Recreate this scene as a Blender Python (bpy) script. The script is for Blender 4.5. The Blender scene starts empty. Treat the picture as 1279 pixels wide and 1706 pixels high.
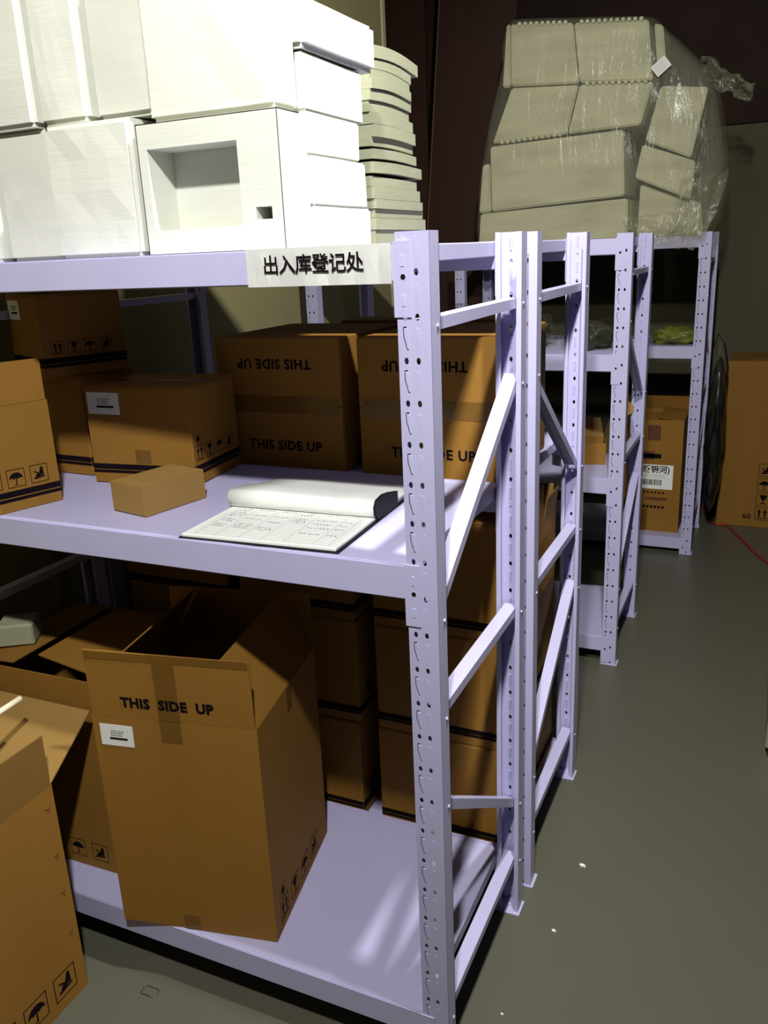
import bpy, bmesh, math, random
from mathutils import Vector, Matrix, Euler, noise
from mathutils.geometry import tessellate_polygon
random.seed(7)
SC = bpy.context.scene
COL = SC.collection
R = math.radians

# ------------------------------------------------------------------ camera
cam_data = bpy.data.cameras.new('camera')
cam = bpy.data.objects.new('camera', cam_data); COL.objects.link(cam)
cam_data.sensor_fit = 'VERTICAL'; cam_data.sensor_height = 24.0
cam_data.lens = 1401.455 / 1706.0 * 24.0
cam_data.clip_start = 0.02; cam_data.clip_end = 60
yaw, pitch, roll = 0.4373, -0.2997, -0.0442
F0 = Vector((-math.sin(yaw), math.cos(yaw), 0)); R0 = Vector((math.cos(yaw), math.sin(yaw), 0)); U0 = Vector((0, 0, 1))
Fw = F0*math.cos(pitch) + U0*math.sin(pitch); Up = U0*math.cos(pitch) - F0*math.sin(pitch)
Rt = R0*math.cos(roll) + Up*math.sin(roll); Up2 = Up*math.cos(roll) - R0*math.sin(roll)
rot = Matrix((Rt, Up2, -Fw)).transposed().to_4x4()
cam.matrix_world = Matrix.Translation((0.5702, -1.4565, 1.9696)) @ rot
SC.camera = cam

# ------------------------------------------------------------------ light and exposure
w = bpy.data.worlds.new('world'); SC.world = w; w.use_nodes = True
w.node_tree.nodes['Background'].inputs[0].default_value = (0.9, 0.95, 1.0, 1)
w.node_tree.nodes['Background'].inputs[1].default_value = 0.0
def lamp(name, loc, aim, watts, radius, col, cone, blend=1.0):     # ceiling spot lamps by the aisle, and the added rear fill
    l = bpy.data.lights.new(name, 'SPOT'); l.energy = watts; l.shadow_soft_size = radius; l.color = col
    l.spot_size = R(cone); l.spot_blend = blend
    o = bpy.data.objects.new(name, l); COL.objects.link(o); o.location = loc
    o.rotation_euler = (Vector(aim)-Vector(loc)).to_track_quat('-Z', 'Y').to_euler()
    return o
lamp('front_spot_lamp', (0.45, -1.5, 3.55), (-0.5, 0.35, 1.72), 400, 0.06, (1.0, 0.985, 0.95), 87)
lamp('aisle_spot_lamp', (0.385, -0.02, 3.55), (0.2, 0.8, 1.0), 310, 0.045, (1.0, 0.975, 0.92), 175, 0.35)
lamp('rear_fill_light', (-0.55, 1.7, 3.75), (-0.5, 4.1, 2.3), 30, 0.08, (1.0, 0.93, 0.74), 75)  # unseen fill added to brighten the wrapped foam bundle
SC.view_settings.view_transform = 'Standard'; SC.view_settings.look = 'None'
SC.view_settings.exposure = 0.0; SC.view_settings.gamma = 1.0; SC.view_settings.use_curve_mapping = False

# ------------------------------------------------------------------ materials
MATS = {}
def mat(name, col, rough=0.6, metal=0.0, var=0.0, scale=8.0, bump=0.0, bscale=60.0, stretch=(1, 1, 1), spec=0.5, col2=None):
    m = bpy.data.materials.new(name); m.use_nodes = True
    nt = m.node_tree; b = nt.nodes['Principled BSDF']
    b.inputs['Base Color'].default_value = (*col, 1); b.inputs['Roughness'].default_value = rough
    b.inputs['Metallic'].default_value = metal; b.inputs['Specular IOR Level'].default_value = spec
    tc = nt.nodes.new('ShaderNodeTexCoord'); mp = nt.nodes.new('ShaderNodeMapping')
    mp.inputs['Scale'].default_value = stretch
    nt.links.new(tc.outputs['Object'], mp.inputs['Vector'])
    if var or col2:
        n = nt.nodes.new('ShaderNodeTexNoise'); n.inputs['Scale'].default_value = scale; n.inputs['Detail'].default_value = 6
        nt.links.new(mp.outputs['Vector'], n.inputs['Vector'])
        r = nt.nodes.new('ShaderNodeValToRGB')
        c2 = col2 or tuple(c*(1-var) for c in col)
        r.color_ramp.elements[0].color = (*c2, 1); r.color_ramp.elements[0].position = 0.3
        r.color_ramp.elements[1].color = (*col, 1); r.color_ramp.elements[1].position = 0.7
        nt.links.new(n.outputs['Fac'], r.inputs['Fac']); nt.links.new(r.outputs['Color'], b.inputs['Base Color'])
    if bump:
        n2 = nt.nodes.new('ShaderNodeTexNoise'); n2.inputs['Scale'].default_value = bscale; n2.inputs['Detail'].default_value = 4
        nt.links.new(mp.outputs['Vector'], n2.inputs['Vector'])
        bp = nt.nodes.new('ShaderNodeBump'); bp.inputs['Strength'].default_value = bump; bp.inputs['Distance'].default_value = 0.004
        nt.links.new(n2.outputs['Fac'], bp.inputs['Height']); nt.links.new(bp.outputs['Normal'], b.inputs['Normal'])
    MATS[name] = m
    return m
PAINT = mat('lilac_white_paint', (0.50, 0.485, 0.73), 0.38, var=0.05, scale=5, bump=0.05, bscale=90)
CARD = mat('cardboard', (0.275, 0.134, 0.021), 0.75, var=0.16, scale=3.0, bump=0.10, bscale=140, stretch=(1, 1, 0.25), spec=0.25)
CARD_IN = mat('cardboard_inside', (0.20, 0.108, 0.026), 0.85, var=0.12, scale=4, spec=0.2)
KRAFT = mat('pale_kraft_card', (0.31, 0.185, 0.052), 0.75, var=0.08, scale=5, bump=0.06, bscale=160, spec=0.25)
TAPE = mat('brown_packing_tape', (0.165, 0.080, 0.014), 0.25, var=0.1, scale=10, bump=0.08, bscale=40)
INK = mat('black_print', (0.008, 0.005, 0.007), 0.85, spec=0.05)
REDINK = mat('dark_red_print', (0.11, 0.030, 0.010), 0.7)
LABEL = mat('white_label_paper', (0.72, 0.74, 0.72), 0.5)
PAPER = mat('white_paper', (0.88, 0.89, 0.86), 0.6, var=0.03, scale=6)
PAGE = mat('ledger_page', (0.88, 0.90, 0.86), 0.65)
PENCIL = mat('grey_ruled_ink', (0.42, 0.45, 0.45), 0.8)
WRITING = mat('dark_handwriting', (0.10, 0.11, 0.13), 0.8)
COVER = mat('black_book_cover', (0.008, 0.008, 0.011), 0.6, spec=0.2, bump=0.1, bscale=200)
FOAM = mat('white_foam', (0.62, 0.63, 0.56), 0.95, var=0.05, scale=14, bump=0.07, bscale=60, stretch=(0.3, 0.3, 3), spec=0.1)
FOAM2 = mat('cream_foam', (0.64, 0.63, 0.45), 0.95, var=0.28, scale=5, bump=0.2, bscale=50, stretch=(0.4, 0.4, 2), spec=0.1)
SHEETFOAM = mat('greenish_foam', (0.33, 0.34, 0.23), 0.95, var=0.12, scale=9, bump=0.2, bscale=50, stretch=(0.4, 0.4, 2), spec=0.1)
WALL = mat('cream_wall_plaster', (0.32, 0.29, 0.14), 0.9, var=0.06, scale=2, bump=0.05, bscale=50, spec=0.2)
BACKWALL = mat('dimmed_back_wall_paint', (0.105, 0.098, 0.062), 0.9, var=0.06, scale=2, spec=0.2)  # wall colour darkened to carry the dim light at the back
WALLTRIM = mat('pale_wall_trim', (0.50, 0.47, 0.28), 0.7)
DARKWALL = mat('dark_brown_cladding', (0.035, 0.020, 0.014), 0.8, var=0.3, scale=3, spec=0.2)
CEIL = mat('dark_ceiling', (0.05, 0.05, 0.05), 0.9)
FLOOR = mat('grey_green_floor_paint', (0.112, 0.108, 0.076), 0.42, col2=(0.096, 0.096, 0.070), scale=1.3, bump=0.04, bscale=25)
BOARD = mat('dark_red_brown_board', (0.040, 0.014, 0.006), 0.6, var=0.25, scale=4, stretch=(3, 3, 0.3), spec=0.3)
BOARDEDGE = mat('board_edge', (0.13, 0.07, 0.045), 0.8)
RED = mat('red_rubber', (0.35, 0.015, 0.02), 0.45)
BLACKPL = mat('black_plastic', (0.008, 0.008, 0.009), 0.25)
DARKPL = mat('smoky_film', (0.016, 0.016, 0.010), 0.22, var=0.5, scale=9, bump=0.8, bscale=18)
GREEN = mat('yellow_green_plastic', (0.20, 0.22, 0.015), 0.45, var=0.5, scale=18, bump=0.5, bscale=20)
TUBE = mat('ivory_plastic_tube', (0.72, 0.66, 0.48), 0.5)
GREY = mat('grey_plastic', (0.30, 0.31, 0.25), 0.6)
WIRE = mat('bent_wire', (0.10, 0.09, 0.04), 0.4, metal=0.6)
def film(name, tint, amount, brough):
    m = bpy.data.materials.new(name); m.use_nodes = True; nt = m.node_tree; nt.nodes.clear()
    out = nt.nodes.new('ShaderNodeOutputMaterial'); mix = nt.nodes.new('ShaderNodeMixShader')
    tr = nt.nodes.new('ShaderNodeBsdfTransparent'); gl = nt.nodes.new('ShaderNodeBsdfPrincipled')
    tr.inputs[0].default_value = (0.97, 0.97, 0.94, 1)
    gl.inputs['Base Color'].default_value = (*tint, 1); gl.inputs['Roughness'].default_value = brough
    tc = nt.nodes.new('ShaderNodeTexCoord'); n = nt.nodes.new('ShaderNodeTexNoise')
    mp = nt.nodes.new('ShaderNodeMapping'); mp.inputs['Rotation'].default_value = (0, R(-35), 0); mp.inputs['Scale'].default_value = (6, 6, 1.2)
    n.inputs['Scale'].default_value = 2.2; n.inputs['Detail'].default_value = 5; n.inputs['Distortion'].default_value = 0.6
    bp = nt.nodes.new('ShaderNodeBump'); bp.inputs['Strength'].default_value = 0.9; bp.inputs['Distance'].default_value = 0.02
    nt.links.new(tc.outputs['Object'], mp.inputs['Vector']); nt.links.new(mp.outputs['Vector'], n.inputs['Vector'])
    nt.links.new(n.outputs['Fac'], bp.inputs['Height']); nt.links.new(bp.outputs['Normal'], gl.inputs['Normal'])
    mix.inputs[0].default_value = amount
    nt.links.new(tr.outputs[0], mix.inputs[1]); nt.links.new(gl.outputs[0], mix.inputs[2]); nt.links.new(mix.outputs[0], out.inputs[0])
    return m
FILM = film('clear_polythene', (0.55, 0.54, 0.42), 0.15, 0.16)
FILM2 = film('folded_polythene', (0.30, 0.29, 0.20), 0.26, 0.2)
FILM3 = film('thin_bag_film', (0.20, 0.20, 0.14), 0.09, 0.2)

# ------------------------------------------------------------------ helpers
def tag(o, label=None, cat=None, group=None, kind=None):
    if label: o['label'] = label
    if cat: o['category'] = cat
    if group: o['group'] = group
    if kind: o['kind'] = kind
    return o
def thing(name, label, cat, loc=(0, 0, 0), rz=0.0, group=None):
    o = bpy.data.objects.new(name, None); COL.objects.link(o); o.empty_display_size = 0.05
    o.location = loc; o.rotation_euler = (0, 0, rz)
    return tag(o, label, cat, group)
def link(name, me, parent=None, m=None):
    if m is not None:
        me.materials.clear(); me.materials.append(m)
    o = bpy.data.objects.new(name, me); COL.objects.link(o)
    if parent is not None: o.parent = parent
    return o
def mesh_of(bm, name, m=None, smooth=False):
    bmesh.ops.recalc_face_normals(bm, faces=bm.faces[:])
    me = bpy.data.meshes.new(name); bm.to_mesh(me); bm.free()
    if smooth:
        for p in me.polygons: p.use_smooth = True
    if m is not None: me.materials.append(m)
    return me
def obj(name, bm, m, parent=None, smooth=False):
    return link(name, mesh_of(bm, name, m, smooth), parent)
def add_box(bm, lo, hi, bev=0.0, M=None):
    lo, hi = Vector(lo), Vector(hi); c = (lo+hi)/2; s = hi-lo
    r = bmesh.ops.create_cube(bm, size=1.0, matrix=Matrix.Translation(c) @ Matrix.Diagonal((s.x, s.y, s.z, 1)))
    vs = r['verts']
    if bev:
        es = list({e for v in vs for e in v.link_edges})
        rr = bmesh.ops.bevel(bm, geom=es, offset=bev, segments=1, affect='EDGES', clamp_overlap=True)
        vs = list({v for f in rr['faces'] for v in f.verts} | {v for v in vs if v.is_valid})
    if M is not None: bmesh.ops.transform(bm, matrix=M, verts=[v for v in vs if v.is_valid])
    return vs
def box(name, lo, hi, m, parent=None, bev=0.0, M=None):
    bm = bmesh.new(); add_box(bm, lo, hi, bev, M)
    return obj(name, bm, m, parent)
def add_tube(bm, pts, r, n=8, cap=True):
    pts = [Vector(p) for p in pts]; rings = []
    for i, p in enumerate(pts):
        t = (pts[min(i+1, len(pts)-1)] - pts[max(i-1, 0)]).normalized()
        a = Vector((0, 0, 1)) if abs(t.z) < 0.9 else Vector((1, 0, 0))
        u = t.cross(a).normalized(); v = t.cross(u)
        rr = r[i] if isinstance(r, (list, tuple)) else r
        rings.append([bm.verts.new(p + (u*math.cos(k*2*math.pi/n) + v*math.sin(k*2*math.pi/n))*rr) for k in range(n)])
    for a, b in zip(rings, rings[1:]):
        for k in range(n): bm.faces.new((a[k], a[(k+1) % n], b[(k+1) % n], b[k]))
    if cap:
        bm.faces.new(rings[0][::-1]); bm.faces.new(rings[-1])
def poly(bm, pts, M):                               # flat polygon (u,v) mapped by M
    vs = [bm.verts.new(M @ Vector((u, v, 0))) for u, v in pts]
    try: bm.faces.new(vs)
    except ValueError: pass
def rect(bm, u0, v0, u1, v1, M): poly(bm, [(u0, v0), (u1, v0), (u1, v1), (u0, v1)], M)
def dup_tree(o, parent=None):
    c = o.copy(); COL.objects.link(c)
    if parent is not None: c.parent = parent
    for ch in list(o.children): dup_tree(ch, c)
    return c

TXT = {}
def text_mesh(s, size, m, bold=0.0, spacing=1.0):
    key = (s, size, m.name, bold, spacing)
    if key in TXT: return TXT[key]
    cu = bpy.data.curves.new('text', 'FONT'); cu.body = s; cu.size = size; cu.align_x = 'CENTER'; cu.align_y = 'CENTER'
    cu.offset = bold; cu.space_character = spacing; cu.resolution_u = 2
    o = bpy.data.objects.new('text', cu); COL.objects.link(o)
    dg = bpy.context.evaluated_depsgraph_get(); me = bpy.data.meshes.new_from_object(o.evaluated_get(dg))
    bpy.data.objects.remove(o); bpy.data.curves.remove(cu)
    me.materials.clear(); me.materials.append(m); TXT[key] = me
    return me
def put_text(name, s, size, m, parent, M, bold=0.0, spacing=1.0):
    o = link(name, text_mesh(s, size, m, bold, spacing), parent); o.matrix_local = M
    return o
# face frames of a box centred on x,y with base at z=0: (u to the right seen from outside, v up, n outward)
def face(side, wd, dp, off=0.0006, u=0.0, v=0.0, rz=0.0):
    X = {'front': ((1, 0, 0), (0, 0, 1), (0, -1, 0), (0, -dp/2, 0)),
         'right': ((0, 1, 0), (0, 0, 1), (1, 0, 0), (wd/2, 0, 0)),
         'left': ((0, -1, 0), (0, 0, 1), (-1, 0, 0), (-wd/2, 0, 0))}[side]
    uu, vv, nn, c = (Vector(a) for a in X)
    M = Matrix((uu, vv, nn)).transposed().to_4x4(); M.translation = c + nn*off
    return M @ Matrix.Translation((u, v, 0)) @ Matrix.Rotation(rz, 4, 'Z')

# ------------------------------------------------------------------ setting
def struct(name, lo, hi, m): return tag(box(name, lo, hi, m), kind='structure')
struct('floor', (-3.0, -8.0, -0.1), (7.2, 5.6, 0.0), FLOOR)
struct('wall_left', (-1.85, -8.0, 0), (-1.70, 3.66, 3.95), WALL)
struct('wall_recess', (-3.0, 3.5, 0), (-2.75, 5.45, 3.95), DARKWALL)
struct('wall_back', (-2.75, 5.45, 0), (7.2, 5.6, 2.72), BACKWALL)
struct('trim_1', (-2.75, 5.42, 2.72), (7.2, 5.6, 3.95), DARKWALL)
struct('trim_2', (-1.86, 3.66, 0), (-1.69, 3.70, 3.95), WALLTRIM)
struct('wall_right', (7.05, -8.0, 0), (7.2, 5.45, 3.95), WALL)
struct('wall_front', (-1.7, -8.0, 0), (7.05, -7.85, 3.95), WALL)
struct('ceiling', (-3.0, -8.0, 3.95), (7.2, 5.6, 4.05), CEIL)

def leaning_board(label, x0, x1, y, h, tilt):
    t = thing('tall_board', label, 'board', ((x0+x1)/2, y, 0))
    t.rotation_euler = (0, tilt, 0)
    wd = x1-x0
    box('panel', (-wd/2, -0.012, 0), (wd/2, 0.012, h), BOARD, t)
    tag(box('edge_strip', (-wd/2-0.008, -0.014, 0), (-wd/2, 0.014, h), BOARDEDGE, t), 'paler edge of the board')
    return t
leaning_board('upright dark red-brown board in the back corner, next to the cream wall edge', -2.62, -1.925, 4.96, 3.78, 0)
leaning_board('dark red-brown board tilted sideways beside the upright one, with a paler edge', -2.06, -1.50, 4.80, 3.76, R(5.0)).location.z = 0.026

# ------------------------------------------------------------------ racks
PW, PD, PH = 0.066, 0.05, 2.0
def oval(cx, cz, rx, rz, n=10): return [(cx+rx*math.cos(2*math.pi*k/n), cz+rz*math.sin(2*math.pi*k/n)) for k in range(n)]
def plate_with_holes(bm, outer, holes, y0, y1):
    loops = [outer]+holes
    flat = [p for l in loops for p in l]
    tris = tessellate_polygon([[Vector((p[0], p[1], 0)) for p in l] for l in loops])
    fr = [bm.verts.new((p[0], y0, p[1])) for p in flat]; bk = [bm.verts.new((p[0], y1, p[1])) for p in flat]
    for t in tris:
        try:
            bm.faces.new([fr[i] for i in t]); bm.faces.new([bk[i] for i in reversed(t)])
        except ValueError: pass
    i0 = len(outer)
    for h in holes:
        n = len(h)
        for k in range(n):
            a, b = i0+k, i0+(k+1) % n
            bm.faces.new((fr[a], fr[b], bk[b], bk[a]))
        i0 += n
def post_mesh():
    bm = bmesh.new(); xa, xb = -0.0504, -0.0262
    n = 25; edges = [0.0]+[1.93-0.08*k-0.04 for k in range(n-2, -1, -1)]+[PH]
    zs = [1.93-0.08*k for k in range(n)][::-1]
    for k in range(n):
        z0, z1, zh = edges[k], edges[k+1], zs[k]
        holes = [oval(xa, zh, 0.0044, 0.0068), oval(xb, zh, 0.0044, 0.0068)]
        outer = [(-PW, z0), (0, z0), (0, z1), (-PW, z1)]
        plate_with_holes(bm, outer, holes, 0.0, 0.002)
    # punched tabs between the bolt holes: raised tongue with a dark slit at its left edge
    for z in zs[1:]:
        zt = z+0.061
        for x, s in ((xa, 1), (xb, 1)):
            shape = [(-0.0035, 0), (0.0045, -0.003), (0.0050, -0.018), (0.0050, -0.038), (0.0030, -0.038), (-0.0005, -0.023), (-0.0025, -0.018)]
            fr = [bm.verts.new((x+a, -0.0010 if x == xa else -0.0004, zt+b)) for a, b in shape]; bk = [bm.verts.new((x+a, 0.0012, zt+b)) for a, b in shape]
            bm.faces.new(fr); bm.faces.new(bk[::-1])
            for i in range(len(fr)): bm.faces.new((fr[i], fr[(i+1) % len(fr)], bk[(i+1) % len(fr)], bk[i]))
            sh2 = [(-0.004, -0.002), (0.004, -0.002), (0.004, -0.034), (-0.003, -0.034)]      # tongue seen from inside
            a0 = [bm.verts.new((x+a, 0.002, zt+b)) for a, b in sh2]; a1 = [bm.verts.new((x+a*0.7, 0.0065 if i < 2 else 0.0035, zt+b)) for i, (a, b) in enumerate(sh2)]
            bm.faces.new(a1)
            for i in range(4): bm.faces.new((a0[i], a0[(i+1) % 4], a1[(i+1) % 4], a1[i]))
    for x0, x1, l0, l1 in ((-PW, -PW+0.002, -PW, -PW+0.013), (-0.002, 0, -0.013, 0)):
        add_box(bm, (x0, 0.002, 0), (x1, PD, PH)); add_box(bm, (l0, PD-0.002, 0), (l1, PD, PH))
    return mesh_of(bm, 'post', PAINT)
def slit_mesh():                                   # the dark cut lines along the left edge of each punched tab
    bm = bmesh.new()
    for k in range(24):
        zt = 1.93-0.08*(k+1)+0.061; x = -0.0504
        path = [(0.002, 0.0012), (-0.0040, 0.0008), (-0.0032, -0.018), (-0.0012, -0.023), (0.0028, -0.039), (0.0050, -0.0395)]
        for (a, b), (c, d) in zip(path, path[1:]):
            dx, dz = c-a, d-b; L = math.hypot(dx, dz); nx, nz = -dz/L*0.0013, dx/L*0.0013
            vs = [bm.verts.new((x+p, -0.0003, zt+q)) for p, q in ((a+nx, b+nz), (a-nx, b-nz), (c-nx, d-nz), (c+nx, d+nz))]
            v2 = [bm.verts.new((v.co.x, 0.001, v.co.z)) for v in vs]
            bm.faces.new(vs)
            for i in range(4): bm.faces.new((vs[i], vs[(i+1) % 4], v2[(i+1) % 4], v2[i]))
    return mesh_of(bm, 'punched_slit', BLACKPL)
POST = post_mesh(); SLIT = slit_mesh()
bm = bmesh.new(); add_box(bm, (-PW-0.006, -0.004, 0), (0.008, 0.062, 0.003)); add_tube(bm, [(-0.033, 0.03, 0.003), (-0.033, 0.03, 0.008)], 0.006, 6)
FOOT = mesh_of(bm, 'foot_plate', PAINT)
def hexbolt():
    bm = bmesh.new(); add_tube(bm, [(0, 0, 0), (0.003, 0, 0)], 0.0038, 6); return mesh_of(bm, 'bolt', PAINT)
BOLT = hexbolt()
def brace_mesh(y0, z0, y1, z1, wd=0.036, ht=0.024):
    bm = bmesh.new(); L = math.hypot(y1-y0, z1-z0); a = math.atan2(z1-z0, y1-y0)
    M = Matrix.Translation((-PW/2, y0, z0)) @ Matrix.Rotation(a, 4, 'X')
    add_box(bm, (-wd/2, 0, ht/2-0.002), (wd/2, L, ht/2), 0, M)
    add_box(bm, (-wd/2, 0, -ht/2), (-wd/2+0.002, L, ht/2-0.002), 0, M); add_box(bm, (wd/2-0.002, 0, -ht/2), (wd/2, L, ht/2-0.002), 0, M)
    return mesh_of(bm, 'brace', PAINT)
def beam_mesh(L, h):                               # profile with a step for the shelf board; front face y=0, x from -L to 0, top z=0
    bm = bmesh.new()
    prof = [(0, 0), (0.010, 0), (0.010, -0.010), (0.036, -0.010), (0.036, -h), (0, -h)]
    a = [bm.verts.new((-L, y, z)) for y, z in prof]; b = [bm.verts.new((0, y, z)) for y, z in prof]
    for i in range(6): bm.faces.new((a[i], a[(i+1) % 6], b[(i+1) % 6], b[i]))
    bm.faces.new(a[::-1]); bm.faces.new(b)
    bmesh.ops.bevel(bm, geom=[e for e in bm.edges if abs(e.verts[0].co.x-e.verts[1].co.x) > 0.1], offset=0.0025, segments=2, affect='EDGES')
    return mesh_of(bm, 'beam', PAINT)
def connector_mesh():                              # right-hand end plate: on the post face and back along its side; top at z=0
    bm = bmesh.new()
    add_box(bm, (-PW-0.004, -0.0035, -0.13), (-0.037, -0.0012, 0.004)); add_box(bm, (-PW-0.004, -0.0012, -0.13), (-PW-0.0015, 0.042, 0.004))
    for z in (-0.03, -0.10):                       # hook pressings
        add_box(bm, (-0.0545, -0.0046, z-0.010), (-0.0475, -0.0035, z+0.010))
    add_tube(bm, [(-0.0504, -0.0036, -0.058), (-0.0504, -0.0040, -0.058)], 0.006, 10)
    return mesh_of(bm, 'beam_connector', PAINT)
CONN = connector_mesh()
bm = bmesh.new(); add_tube(bm, [(-0.0504, -0.0039, -0.058), (-0.0504, -0.0044, -0.058)], 0.0050, 10); CONNHOLE = mesh_of(bm, 'bolt_hole', BLACKPL)

def rack(label, x, y, D, L, levels, flip, bh=0.066):
    """x: right outer side, y: front face, D: front face to back face, L: length, levels: tops of the beams"""
    t = thing('storage_rack', label, 'rack', (x, y, 0))
    Ri = Matrix.Rotation(math.pi, 4, 'Z')
    for sx in (0, 1):
        for back in (0, 1):
            p = link('post', POST, t)
            x1 = 0 if sx == 0 else -L+PW
            p.matrix_local = Matrix.Translation((x1, 0, 0.003)) if not back else Matrix.Translation((x1-PW, D, 0.003)) @ Ri
            link('foot_plate', FOOT, p).location = (0, 0, -0.003); tag(link('punched_slit', SLIT, p), kind='stuff')
    s = 1 if flip else -1
    def lim(z): return z
    up = (1.225, 1.650) if flip else (1.650, 1.225)
    dn = (0.800, 0.375) if flip else (0.375, 0.800)
    for (za, zb) in ((1.835, 1.835), up, (1.008, 1.008), dn, (0.185, 0.185)):
        bme = brace_mesh(0.018, za, D-0.018, zb)
        for sx in (0, 1):
            b = link('brace', bme, t); b.location = (0 if sx == 0 else -L+PW, 0, 0)
            if sx == 0:
                link('bolt', BOLT, b).location = (0.0, 0.034, za+(zb-za)*0.03); link('bolt', BOLT, b).location = (0.0, D-0.034, zb-(zb-za)*0.03)
    bl = L-2*PW-0.006
    for z in levels:
        h = bh if z > 1.9 else bh+0.008
        bme = beam_mesh(bl, h)
        for back in (0, 1):
            b = link('beam', bme, t)
            b.matrix_local = Matrix.Translation((-PW-0.003, 0.002, z)) if not back else Matrix.Translation((-L+PW+0.003, D-0.002, z)) @ Ri
            for end in (0, 1):
                c = link('beam_connector', CONN, b); hl = link('bolt_hole', CONNHOLE, b)
                if (end == 0): c.location = hl.location = (PW+0.003, -0.002, 0)
                else: c.matrix_local = hl.matrix_local = Matrix.Translation((-bl-PW-0.003, -0.002, 0)) @ Matrix.Diagonal((-1, 1, 1, 1))
        box('shelf_board', (-L+PW+0.004, 0.0135, z-0.036), (-PW+0.010 if False else -PW-0.004, D-0.0135, z-0.0015), PAINT, t, 0.002)
    return t
YA, YB, YC, YD = 0.0, 0.734, 2.334, 4.03
rack('lilac-white steel rack nearest the camera, with the paper sign on its top beam', 0, YA, 0.660, 1.58, (0.199, 1.3624, 1.983), True, 0.067)
rack('lilac-white steel rack back to back with the nearest rack, holding stacked cartons', 0.006, YB, 0.672, 1.58, (0.135, 1.345, 1.983), False)
rack('lilac-white steel rack third from the camera, holding a small brown box', 0.0, YC, 0.655, 1.58, (0.141, 0.935, 1.497, 1.983), False)
rack('farthest lilac-white steel rack, under the wrapped foam bundle', 0.192, YD, 0.642, 1.59, (0.106, 1.340, 1.983), False)

# ------------------------------------------------------------------ paper sign on the top beam
t = thing('paper_sign', 'white paper sign with black Chinese characters taped on the top beam', 'sign', (-0.228, -0.0005, 1.9495))
bm = bmesh.new()
cols = 12; top = []; bot = []; fold = []
for i in range(cols+1):
    u = -0.155+0.310*i/cols; dy = 0.0005*math.sin(i*1.9)
    fold.append(bm.verts.new((u, 0.030, 0.0352))); top.append(bm.verts.new((u, -0.0006, 0.0352))); bot.append(bm.verts.new((u, -0.0022+dy, -0.036)))
for i in range(cols):
    bm.faces.new((top[i], top[i+1], bot[i+1], bot[i])); bm.faces.new((fold[i], fold[i+1], top[i+1], top[i]))
bmesh.ops.solidify(bm, geom=bm.faces[:], thickness=0.0003)
obj('paper', bm, PAPER, t)
put_text('sign_text', '出入库登记处', 0.0375, INK, t, Matrix.Translation((-0.008, -0.0045, 0.002)) @ Matrix.Rotation(R(90), 4, 'X'), bold=0.0006, spacing=0.93)

# ------------------------------------------------------------------ cartons
def glyph(kind):
    if kind == 'umbrella':
        a = [(0.5+0.38*math.cos(R(k)), 0.45+0.36*math.sin(R(k))) for k in range(0, 181, 20)]
        return [a+[(0.25, 0.52), (0.38, 0.45), (0.5, 0.52), (0.62, 0.45), (0.75, 0.52)], [(0.47, 0.12), (0.53, 0.12), (0.53, 0.5), (0.47, 0.5)], [(0.38, 0.12), (0.53, 0.12), (0.53, 0.17), (0.38, 0.17)]]
    if kind == 'glass':
        return [[(0.2, 0.85), (0.8, 0.85), (0.62, 0.48), (0.38, 0.48)], [(0.46, 0.2), (0.54, 0.2), (0.54, 0.5), (0.46, 0.5)], [(0.28, 0.14), (0.72, 0.14), (0.72, 0.2), (0.28, 0.2)]]
    if kind == 'arrows':
        r = []
        for c in (0.3, 0.7): r += [[(c-0.06, 0.25), (c+0.06, 0.25), (c+0.06, 0.6), (c-0.06, 0.6)], [(c-0.16, 0.6), (c+0.16, 0.6), (c, 0.88)]]
        return r+[[(0.12, 0.12), (0.88, 0.12), (0.88, 0.18), (0.12, 0.18)]]
    if kind == 'care':
        return [[(0.18, 0.2), (0.82, 0.28), (0.80, 0.36), (0.3, 0.33), (0.2, 0.3)], [(0.5, 0.36), (0.76, 0.4), (0.74, 0.82), (0.62, 0.86), (0.52, 0.6)], [(0.2, 0.62), (0.5, 0.46), (0.52, 0.52), (0.24, 0.68)], [(0.28, 0.33), (0.55, 0.36), (0.5, 0.52), (0.36, 0.48)]]
    return [[(0.5+0.3*math.cos(R(k)), 0.5+0.3*math.sin(R(k))) for k in range(0, 360, 45)]]
def add_icon(bm, kind, u, v, s, M, lw=0.035):
    def S(p): return (u+p[0]*s, v+p[1]*s)
    for a, b, c, d in ((0, 0, 1, lw), (0, 1-lw, 1, 1), (0, 0, lw, 1), (1-lw, 0, 1, 1)):
        poly(bm, [S((a, b)), S((c, b)), S((c, d)), S((a, d))], M)
    for g in glyph(kind):
        me = [S(p) for p in g]
        if len(me) > 6:
            vs = [bm.verts.new(M @ Vector((p[0], p[1], 0))) for p in me]
            for tr in tessellate_polygon([[Vector((p[0], p[1], 0)) for p in me]]):
                try: bm.faces.new([vs[i] for i in tr])
                except ValueError: pass
        else: poly(bm, me, M)
def stripes(parent, wd, dp, sides, z=(0.030, 0.055), thin=True):
    bm = bmesh.new()
    for s in sides:
        W = wd if s == 'front' else dp
        M = face(s, wd, dp)
        rect(bm, -W/2, z[0], W/2, z[0]+0.009, M); rect(bm, -W/2, z[1]-0.014, W/2, z[1]+0.002, M)
    return obj('printed_stripes', bm, INK, parent)
def icons(parent, wd, dp, side, kinds, u0, v0, s, gap, extra=None):
    bm = bmesh.new(); M = face(side, wd, dp, 0.0007)
    for i, k in enumerate(kinds): add_icon(bm, k, u0+i*(s+gap), v0, s, M)
    if extra: add_icon(bm, extra, u0+(s+gap)*0.1, v0+s*1.12, s*0.62, M)
    return obj('handling_marks', bm, INK, parent)
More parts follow.
